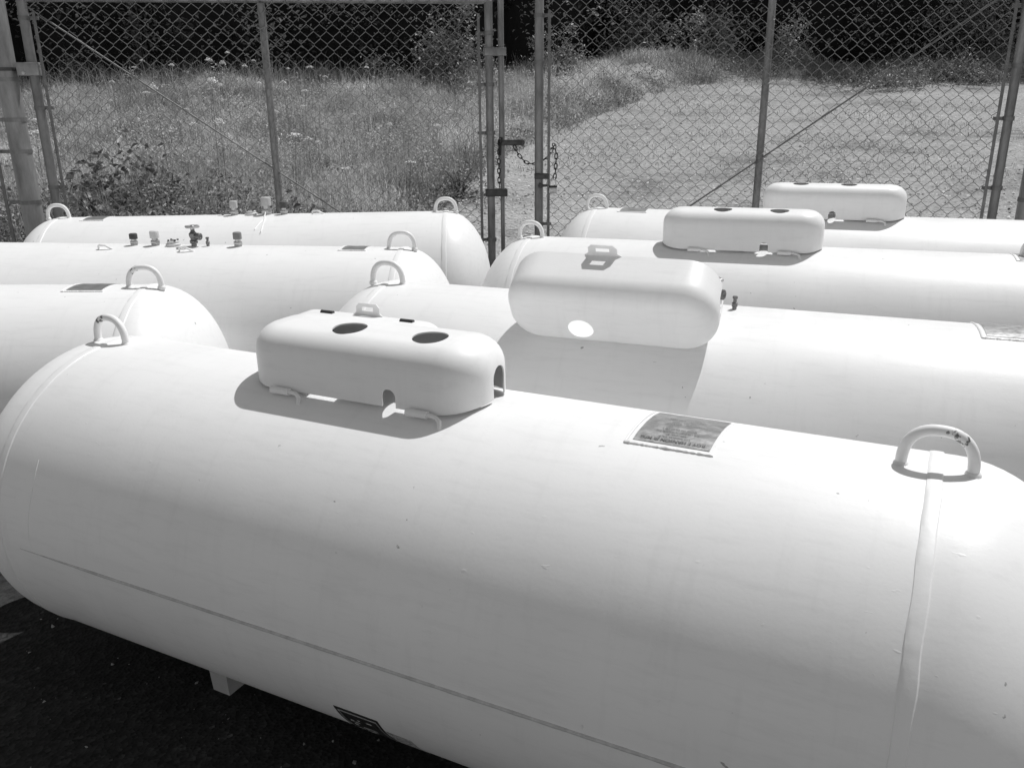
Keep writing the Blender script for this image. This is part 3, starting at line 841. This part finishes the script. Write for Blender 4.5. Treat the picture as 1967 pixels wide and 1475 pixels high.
n_ = 600; X = rng.uniform(-2.1, 1.6, n_); Y = rng.uniform(.2, 2.2, n_)
o = stones('stone_chips', X, Y, np.full(n_, .006), .0016 + .0055 * rng.random(n_) ** 2, M['stone']); tag(o, 'pale stone chips scattered on the painted shade patch by the nearest tank', 'gravel', None, 'stuff')

# grass
def in_field(X, Y):
    return (Y > edge_y(X) + .15 * np.sin(X * 5) + rng.normal(size=X.shape) * .18)
def blades(name, X, Y, h, w, lean, mat):
    n_ = len(X); Z = gz(X, Y); a = rng.uniform(0, 2 * PI, n_); b_ = rng.uniform(0, 2 * PI, n_)
    ux, uy = np.cos(a) * w / 2, np.sin(a) * w / 2; lx, ly = np.cos(b_) * lean * h, np.sin(b_) * lean * h
    v = np.zeros((n_, 5, 3))
    v[:, 0] = np.stack([X - ux, Y - uy, Z - .02], -1); v[:, 1] = np.stack([X + ux, Y + uy, Z - .02], -1)
    v[:, 2] = np.stack([X + ux * .8 + lx * .35, Y + uy * .8 + ly * .35, Z + h * .6], -1)
    v[:, 3] = np.stack([X - ux * .8 + lx * .35, Y - uy * .8 + ly * .35, Z + h * .6], -1)
    v[:, 4] = np.stack([X + lx, Y + ly, Z + h * (1 - lean * .3)], -1)
    n2_ = n_
    Nn = n_; me = bpy.data.meshes.new(name); f4 = np.array([0, 1, 2, 3]); f3 = np.array([3, 2, 4]); base = np.arange(Nn) * 5
    loops = np.concatenate([(f4[None] + base[:, None]), (f3[None] + base[:, None])], 1).reshape(-1)
    starts = (base[:, None] // 5 * 7 + np.array([0, 4])[None]).reshape(-1)
    me.vertices.add(Nn * 5); me.vertices.foreach_set('co', v.reshape(-1).astype(np.float32))
    me.loops.add(len(loops)); me.loops.foreach_set('vertex_index', loops.astype(np.int32))
    me.polygons.add(Nn * 2); me.polygons.foreach_set('loop_start', starts.astype(np.int32)); me.update(); me.validate()
    me.materials.append(mat); o = bpy.data.objects.new(name, me); COL.objects.link(o); return o
def clump(X, Y, k=1.0):
    return np.array([noise.noise(Vector((x * k, y * k, 3.3))) for x, y in zip(X, Y)])
n_ = 330000; Y = 6.0 + 18 * rng.random(n_) ** .8; X = (rng.random(n_) * 1.35 - .72) * Y
k_ = in_field(X, Y) & (X > -16) & (X < 14.5); X, Y = X[k_], Y[k_]
c_ = clump(X, Y, .9); k_ = (c_ > -.35 + .3 * (rng.random(len(X)) - .5)) & ((Y > 8.6) | (rng.random(len(X)) < sst(6.6, 8.6, Y) * .9 + .06)); X, Y, c_ = X[k_], Y[k_], c_[k_]
c3 = clump(X, Y, 2.7)
h = rng.uniform(.07, .34, len(X)) * (1 + .9 * c_ + .8 * c3) * np.where(X > 1, .8, 1) * sst(-.1, .7, Y - edge_y(X) + .1)
o = blades('tall_dry_grass', X, Y, np.maximum(h, .06), rng.uniform(.004, .009, len(X)) * (1 + Y / 18), rng.uniform(.1, 1.1, len(X)), M['grass'])
tag(o, 'tall dry meadow grass covering the field behind the gate', 'grass', None, 'stuff')
n_ = 16000; Y = 6.0 + 14 * rng.random(n_); X = rng.uniform(-2.2, 9, n_); k_ = (Y < edge_y(X) + .3) & (clump(X, Y, .55) + .6 * np.exp(-np.maximum(edge_y(X) - Y, 0) * 1.2) > .14); X, Y = X[k_], Y[k_]
o = blades('sparse_lot_grass', X, Y, rng.uniform(.02, .07, len(X)), rng.uniform(.005, .01, len(X)), rng.uniform(.3, 1.2, len(X)), M['weed'])
tag(o, 'short sparse weeds poking through the gravel lot', 'weeds', None, 'stuff')

def leaves(name, C, size, mat, parent=None, flat=.0, asp=.55, z0=None):
    """one folded diamond leaf per centre; C (N,3)"""
    n_ = len(C); nrm = rng.normal(size=(n_, 3)); nrm[:, 2] = np.abs(nrm[:, 2]) + flat; nrm /= np.linalg.norm(nrm, axis=1)[:, None]
    t = rng.normal(size=(n_, 3)); t -= nrm * (t * nrm).sum(1)[:, None]; t /= np.linalg.norm(t, axis=1)[:, None]
    b_ = np.cross(nrm, t); s = size[:, None]
    v = np.stack([C - t * s * .5, C + b_ * s * asp * .5 + nrm * s * .10 - t * s * .06, C + t * s * .5 - nrm * s * .08, C - b_ * s * asp * .5 + nrm * s * .10 - t * s * .06], 1)
    return quads_mesh(name, v, 4, mat, [(0, 1, 2), (0, 2, 3)], parent)

n_ = 7000; Y = 7.5 + 13 * rng.random(n_); X = (rng.random(n_) * .75 - .70) * Y; k_ = in_field(X, Y); X, Y = X[k_], Y[k_]
o = blades('tall_stalks', X, Y, rng.uniform(.35, .75, len(X)), np.full(len(X), .007), rng.uniform(.05, .5, len(X)), M['grass']); tag(o, 'scattered tall seed stalks standing above the meadow grass', 'grass', None, 'stuff')
n_ = 120000; Y = 7.4 + 13 * rng.random(n_) ** 1.1; X = (rng.random(n_) * .78 - .70) * Y; k_ = in_field(X, Y); X, Y = X[k_], Y[k_]
c_ = clump(X, Y, 1.15) + .5 * clump(X + 9, Y, 3.4); k_ = c_ > .06; X, Y, c_ = X[k_], Y[k_], c_[k_]
Z = gz(X, Y) + (.12 + .75 * np.clip(c_, 0, .7)) * rng.random(len(X)) ** .6
o = leaves('meadow_weeds', np.stack([X, Y, Z], -1), rng.uniform(.018, .05, len(X)) * (1 + Y / 30), M['forb'], None, .5, .35); tag(o, 'clumps of pale tangled weeds mixed into the meadow grass', 'weeds', None, 'stuff')
# dark weeds along the foot of the bank at the far edge of the gravel
n_ = 34000; X = rng.uniform(-.6, 14, n_); Y = edge_y(X) + 1.9 * rng.random(n_) ** 1.5 - .1 + .25 * np.sin(X * 1.7); c_ = clump(X, Y, 1.3); k_ = c_ + .9 * (rng.random(len(X)) - .5) > .12; X, Y, c_ = X[k_], Y[k_], c_[k_]
Z = gz(X, Y) + (.10 + .34 * np.clip(c_ + .2, 0, .6)) * rng.random(len(X)) ** .6
o = leaves('bank_weeds', np.stack([X, Y, Z], -1), rng.uniform(.025, .065, len(X)), M['weed'], None, .5); tag(o, 'dark tangled weeds along the foot of the bank beyond the gravel lot', 'weeds', None, 'stuff')
# leafy weeds low in the field near the gate
n_ = 95000; Y = 5.75 + 6.5 * rng.random(n_) ** 1.5; X = (rng.random(n_) * .95 - .75) * Y
k_ = (X < -1.0 - (7.5 - Y) * .2) | in_field(X, Y) ; X, Y = X[k_], Y[k_]; c_ = clump(X, Y, 1.6); k_ = c_ > -.45; X, Y, c_ = X[k_], Y[k_], c_[k_]
hh = (.10 + .42 * np.clip(c_ + .15, 0, 1)) * sst(12, 7, Y)
Z = gz(X, Y) + hh * rng.random(len(X)) ** .6
o = leaves('low_weeds', np.stack([X, Y, Z], -1), rng.uniform(.02, .06, len(X)), M['weed'], None, .5); tag(o, 'low leafy weeds tangled at the foot of the left gate leaf', 'weeds', None, 'stuff')
HX = [-5.5, -3.6, -3.1, -2.7, -2.3, -1.85, -1.43, -1.0, -.6]; HH = [.72, .72, .82, .82, .70, .62, .54, .44, .20]
n_ = 52000; X = rng.uniform(-5.2, -.55, n_); Y = rng.uniform(5.75, 7.9, n_); hm = np.interp(X, HX, HH) * (1 + .35 * clump(X, Y, 2.2)); Z = hm * rng.random(n_) ** .55
k_ = clump(X, Y, 3.1) > -.3; X, Y, Z = X[k_], Y[k_], Z[k_]
o = leaves('leafy_undergrowth', np.stack([X, Y, Z], -1), rng.uniform(.02, .06, len(X)), M['weed'], None, .5); tag(o, 'dense dark leafy undergrowth growing up behind the lower left gate leaf', 'undergrowth', None, 'stuff')
n_ = 5000; X = rng.uniform(-5.2, -.9, n_); Y = rng.uniform(5.8, 8.2, n_)
o = blades('weed_stalks', X, Y, np.interp(X, HX, HH) * rng.uniform(.7, 1.35, n_), np.full(n_, .006), rng.uniform(.05, .5, n_), M['grass']); tag(o, 'thin grass stalks standing up through the leafy undergrowth', 'grass', None, 'stuff')
# broad-leaved plants just beyond the left leaf
def shrub(name, cat, label, c, rx, ry, rz, nl, ls, mat, group=None, nst=9, flat=.6, trunk=False, shell=.5, core=False):
    z = float(gz(c[0], c[1])); g = empty(name, (c[0], c[1], z)); tag(g, label, cat, group)
    d = rng.normal(size=(nl, 3)); d /= np.linalg.norm(d, axis=1)[:, None]; d[:, 2] = np.abs(d[:, 2]) * 1.0
    rad = rng.random(nl) ** shell
    lump = np.array([1 + .45 * noise.noise(Vector((q[0] * 2.1 + c[0], q[1] * 2.1, q[2] * 2.1))) + .2 * noise.noise(Vector((q[0] * 5.3, q[1] * 5.3 + c[1], q[2] * 5.3))) for q in d])
    C = d * (rad * lump)[:, None] * np.array([rx, ry, rz])
    if nl > 850:
        nc = 26; cd_ = rng.normal(size=(nc, 3)); cd_ /= np.linalg.norm(cd_, axis=1)[:, None]; cd_[:, 2] = np.abs(cd_[:, 2])
        cc = cd_ * rng.uniform(.35, 1.12, nc)[:, None] * np.array([rx, ry, rz]); ii = rng.integers(0, nc, nl)
        C2 = cc[ii] + rng.normal(size=(nl, 3)) * (rng.uniform(.08, .2, nc)[ii] * (rx + rz) * .5)[:, None]
        pick = rng.random(nl) < .75; C = np.where(pick[:, None], C2, C); C[:, 2] = np.abs(C[:, 2])
    leaves('leaves', C, rng.uniform(ls * .6, ls * 1.3, nl), mat, g, flat)
    bm = bmesh.new()
    for k in range(nst):
        a = rng.uniform(0, 2 * PI); r = rng.uniform(.3, .85); tz = rz * rng.uniform(.5, .95)
        tube(bm, [(0 + .03 * math.cos(a), .03 * math.sin(a), -.03), (rx * r * .4 * math.cos(a), ry * r * .4 * math.sin(a), tz * .6), (rx * r * math.cos(a), ry * r * math.sin(a), tz)], .006, 6, rs=[.007 * (1 + rz), .005 * (1 + rz), .002])
    link_bm('stems', bm, M['bark'], g)
    return g
for (x, y, rx, rz, nl, ls, lab) in [(-3.05, 6.5, .42, 1.10, 1300, .078, 'bushy broad-leaved plant seen through the left gate leaf near its hinge side'),
                                    (-2.62, 6.45, .36, 1.0, 800, .074, 'broad-leaved plant right of the bushiest one behind the left gate leaf'),
                                    (-3.75, 6.7, .36, .80, 320, .085, 'low broad-leaved plant showing between the thick left post and the gate leaf'),
                                    (-1.75, 6.6, .40, .78, 420, .06, 'low dark weed clump behind the middle stile of the left leaf'),
                                    (-.55, 9.6, .34, .34, 260, .055, 'small dark-leaved weed at the edge of the gravel near the drop rod')]:
    shrub('broad_leaf_plant', 'plant', lab, (x, y), rx, rx, rz, nl, ls, M['bramble'], 'broad-leaved plants behind the left leaf')

# wild carrot flowers
def flower_proto(hs, big):
    g = empty('wild_carrot', (0, 0, 0)); bm = bmesh.new()
    tube(bm, [(0, 0, -.02), (.02, .01, hs * .5), (.035, .0, hs)], .0025, 6, rs=[.004, .003, .002])
    link_bm('stem', bm, M['stem'], g)
    nq = 170; r = np.sqrt(rng.random(nq)) * big; a = rng.uniform(0, 2 * PI, nq)
    C = np.stack([.035 + r * np.cos(a), r * np.sin(a), hs + .02 + .012 * np.cos(r / big * 2) + rng.normal(size=nq) * .003], -1)
    leaves('umbel', C, np.full(nq, big * .26), M['petal'], g, 2.5, .9)
    return g
protos = [flower_proto(.50, .050), flower_proto(.62, .066), flower_proto(.42, .040)]
# (x, distance, height of the flower head)
fl = [(-2.44, 7.54, 1.21), (-3.78, 11.78, 0.82), (-4.8, 13.46, 1.28), (-3.64, 9.42, 1.51), (-2.88, 8.57, 1.56), (-4.35, 13.46, 1.6), (-3.32, 13.46, 1.17), (-2.11, 8.57, 1.08), (-3.04, 10.47, 0.65), (-3.49, 13.46, 0.43), (-2.93, 8.57, 0.6), (-2.33, 7.25, 0.66), (-2.94, 9.42, 0.38), (-4.61, 8.57, 1.12), (-6.32, 11.78, 1.17), (-5.5, 15.71, 1.28), (-4.98, 13.46, 1.11), (-4.48, 11.78, 1.02), (-5.79, 18.5, 1.23), (-4.17, 15.71, 1.45), (-3.85, 15.71, 1.43), (-3.32, 13.46, 1.63), (-3.42, 15.71, 1.18), (-3.96, 18.5, 1.31), (-3.23, 15.71, 1.76), (-3.65, 18.5, 1.06), (-2.86, 15.71, 1.29), (-2.34, 13.46, 1.19), (-2.93, 18.5, 1.05), (-3.66, 15.71, 0.46), (-4.24, 13.46, 0.66), (-4.31, 18.5, 1.54), (-2.75, 18.5, 1.81), (-1.0, 18.5, 1.78), (-0.73, 18.5, 1.71), (-5.16, 18.5, 2.13), (-7.2, 18.5, 1.84), (-7.64, 18.5, 1.75), (-9.19, 18.5, 0.79), (-8.38, 18.5, 0.63), (-4.48, 13.46, 1.95), (-4.18, 13.46, 1.89), (-4.61, 15.71, 1.94), (-5.75, 15.71, 1.11), (-4.77, 13.46, 1.07), (-3.55, 18.5, 1.23), (-3.57, 10.47, 0.33), (-5.51, 18.5, 0.29)]
for k in range(34):
    d = rng.uniform(8.5, 19); x = rng.uniform(-.45, -.03) * d; fl.append((x, d, float(gz(x, d)) + rng.uniform(.35, .75)))
used = [False] * 3
for i, (x, y, zt) in enumerate(fl):
    if y < float(edge_y(x)) + .2 and y > 9: continue
    kd = i % 3; hs = (.50, .62, .42)[kd]
    g = protos[kd] if not used[kd] else copy_tree(protos[kd]); used[kd] = True
    z0 = float(gz(x, y)) - .02; g.location = (x, y, z0); g.rotation_euler = (rng.uniform(-.06, .06), rng.uniform(-.06, .06), rng.uniform(0, 6)); s = rng.uniform(.85, 1.15); g.scale = (s, s, max(zt - z0, .25) / hs)
    tag(g, 'white flat-topped wild carrot flower on a thin stem among the tall grass', 'flower', 'wild carrot flowers in the field')

# ------------------------------------------------------------------ trees
def blob(bm, c, r, seedv, sub=3):
    rr = bmesh.ops.create_icosphere(bm, subdivisions=sub, radius=1)
    for v_ in rr['verts']:
        d = v_.co.copy(); f = 1 + .28 * noise.noise(d * 1.7 + Vector((seedv, 0, 0)))
        v_.co = Vector((c[0] + d.x * r[0] * f, c[1] + d.y * r[1] * f, c[2] + d.z * r[2] * f))
def tree(x, y, rx, H, zlow, nl, ls, mat, label, group='trees beyond the field', pale=None):
    z = float(gz(x, y)); g = empty('tree', (x, y, z - .05)); tag(g, label, 'tree', group)
    bm = bmesh.new(); sd = rng.uniform(0, 50)
    tube(bm, [(0, 0, -.2), (.08, 0, H * .3), (-.05, .1, H * .6), (0, 0, H * .9)], .15, 10, rs=[.22, .17, .11, .03])
    for k in range(9):
        a = rng.uniform(0, 2 * PI); h0 = H * rng.uniform(.12, .6); L = rx * rng.uniform(.6, .95)
        tube(bm, [(0, 0, h0), (L * .5 * math.cos(a), L * .5 * math.sin(a), h0 + .3 * L), (L * math.cos(a), L * math.sin(a), h0 + .45 * L)], .06, 7, rs=[.07, .045, .015])
    link_bm('trunk', bm, M['bark'], g)
    # crown: shell of leaf clumps, added near-black core painting the shade inside
    zlow = -2.8; cz = (H + zlow) / 2; rz = (H - zlow) / 2
    ncl = 150; d = rng.normal(size=(ncl, 3)); d /= np.linalg.norm(d, axis=1)[:, None]
    lump = np.array([1 + .35 * noise.noise(Vector((q[0] * 1.8 + sd, q[1] * 1.8, q[2] * 1.8))) for q in d])
    cc = d * (rng.uniform(.72, 1.0, ncl) * lump)[:, None] * np.array([rx, rx, rz]); cc[:, 2] += cz
    idx = rng.integers(0, ncl, nl); sp = rng.uniform(.16, .42, ncl)
    off = rng.normal(size=(nl, 3)); C = cc[idx] + off * sp[idx][:, None] * np.array([1, 1, .7])
    C = C[C[:, 2] > .02]
    cr = leaves('crown', C, rng.uniform(ls * .6, ls * 1.3, len(C)), mat, g, .3)
    if nl > 5000:
        ns = 10; cen = np.stack([rng.uniform(-rx, rx, ns), rng.uniform(-rx * 1.0, -rx * .85, ns), rng.uniform(.5, 4.2, ns)], -1)
        ii = rng.integers(0, ns, 700); L_ = cen[ii] + rng.normal(size=(700, 3)) * np.array([.34, .2, .22])
        leaves('leaves', L_, rng.uniform(.06, .14, 700), M['leaf_pale' if rng.random() < .6 else 'leaf_mid'], g, .6)  # front sprays: sunlit leaves put in as paler leaf colour
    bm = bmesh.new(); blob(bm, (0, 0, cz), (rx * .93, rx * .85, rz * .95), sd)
    link_bm('crown_shade_core', bm, M['core'], cr, True, 180)
    return g
rowL = [(-16.0, 23.5, 2.6), (-12.8, 22.6, 2.4), (-10.0, 23.2, 2.5), (-7.2, 22.5, 2.3), (-4.7, 23.0, 2.3), (-2.2, 22.8, 2.2), (.5, 24.0, 2.3), (3.0, 25.2, 2.3), (5.4, 25.6, 2.2), (7.9, 25.2, 2.3), (10.6, 24.4, 2.4), (13.6, 24.2, 2.5), (16.8, 24.5, 2.6)]
side_words = ['dark dense tree standing farthest left beyond the field', 'dark tree beyond the field over the thick left post', 'dark tree beyond the left half of the left gate leaf', 'black-shaded tree beyond the middle of the left leaf', 'dark tree beyond the right half of the left leaf', 'dark leafy tree directly beyond the drop rod', 'dark tree beyond the gap between the two gate leaves', 'dark tree over the weedy mound beyond the right leaf', 'dark tree directly beyond the middle stile of the right leaf', 'deeply shaded tree just right of the pale round shrub', 'dark tree beyond the right part of the right leaf', 'leafy dark tree above the right gate post', 'dark dense tree standing farthest right beyond the lot']
for (x, y, r), lab in zip(rowL, side_words):
    tree(x, y, r, rng.uniform(7, 9), .1, 9000, .15, M['leaf'], lab)
for k in range(9):     # second row closes the view into the wood
    x = -18 + k * 4.6; tree(x, 27.5 + rng.uniform(-.5, .8), 3.1, 10, .0, 2500, .3, M['leaf'], 'dark tree deeper in the wood behind the front row of trees', 'trees deeper in the wood')
for (x, y, rx, rz, nl, ls, mt_, lab) in [(-1.25, 19.2, .75, 1.7, 3600, .085, 'leaf_mid', 'sunlit leafy shrub against the dark trees just left of the drop rod'),
        (1.05, 20.2, .7, .95, 1500, .08, 'leaf_mid', 'low leafy shrub between the two gate leaves at the foot of the trees'),
        (3.2, 22.4, 1.1, 1.5, 3200, .09, 'leaf_mid', 'loose leafy shrub on the mound left of the right leaf middle stile'),
        (4.8, 22.3, .9, 1.0, 2600, .09, 'leaf_pale', 'pale bright-leaved shrub on top of the weedy mound'),
        (6.55, 21.8, .62, 1.05, 2600, .06, 'leaf_pale', 'pale round shrub just right of the right leaf middle stile'),
        (10.9, 21.6, 1.6, 2.4, 5200, .09, 'leaf_mid', 'tall mid-grey shrub below the trees near the right gate post'),
        (-5.6, 19.4, .6, .7, 1100, .07, 'leaf_mid', 'low leafy shrub at the foot of the trees behind the left leaf middle stile'),
        (-9.6, 20.3, .8, .8, 900, .08, 'leaf_mid', 'low shrub at the foot of the trees near the thick left post'),
        (-8.4, 21.0, .5, 2.5, 420, .12, 'leaf_mid', 'thin sapling with sparse lit leaves in front of the dark trees on the left'),
        (-2.9, 19.6, .55, .8, 900, .08, 'leaf_mid', 'low leafy shrub at the foot of the trees left of the drop rod'),
        (7.9, 19.2, 1.2, .32, 1500, .07, 'leaf_mid', 'low weedy heap lying at the far edge of the gravel lot'),
        (9.6, 19.6, 1.0, .5, 1500, .07, 'leaf_mid', 'weed heap at the far edge of the lot nearer the right gate post')]:
    shrub('shrub', 'shrub', lab, (x, y), rx, rx * .8, rz, nl, ls, M[mt_], 'shrubs along the tree line', 7, .3, shell=.45)

# ------------------------------------------------------------------ light, sky, camera
SUN = Vector((.430, .397, 1.0)).normalized()
el = math.asin(SUN.z); az = math.atan2(SUN.x, SUN.y)
w = bpy.data.worlds.new('World'); sc.world = w; w.use_nodes = True; nt = w.node_tree
sky = nt.nodes.new('ShaderNodeTexSky'); sky.sky_type = 'NISHITA'; sky.sun_disc = False; sky.sun_elevation = el; sky.sun_rotation = az
bw = nt.nodes.new('ShaderNodeRGBToBW'); nt.links.new(sky.outputs[0], bw.inputs[0])
bg = nt.nodes['Background']; bg.inputs[1].default_value = .118; nt.links.new(bw.outputs[0], bg.inputs[0])
ld = bpy.data.lights.new('sun', 'SUN'); ld.energy = 3.45; ld.angle = math.radians(.53); ld.color = (1, 1, 1)
lo = bpy.data.objects.new('sun', ld); COL.objects.link(lo); lo.rotation_euler = SUN.to_track_quat('Z', 'Y').to_euler(); lo.location = (3, 3, 9)

cd = bpy.data.cameras.new('camera'); cam = bpy.data.objects.new('camera', cd); COL.objects.link(cam); sc.camera = cam
f, th, ro = 1639.2, math.radians(18.696), math.radians(-.4758)
cd.sensor_fit = 'HORIZONTAL'; cd.sensor_width = 36; cd.lens = f / 1967 * 36; cd.clip_end = 3000; cd.clip_start = .05
fw = Vector((0, math.cos(th), -math.sin(th))); r0 = Vector((1, 0, 0)); u0 = r0.cross(fw)
r_ = r0 * math.cos(ro) + u0 * math.sin(ro); up = -r0 * math.sin(ro) + u0 * math.cos(ro)
cam.matrix_world = Matrix(((r_.x, up.x, -fw.x, 0), (r_.y, up.y, -fw.y, 0), (r_.z, up.z, -fw.z, 1.4583), (0, 0, 0, 1)))
cd.dof.use_dof = False
sc.view_settings.view_transform = 'Standard'; sc.view_settings.look = 'None'; sc.view_settings.exposure = 0; sc.view_settings.gamma = 1
sc.cycles.max_bounces = 8; sc.cycles.diffuse_bounces = 5
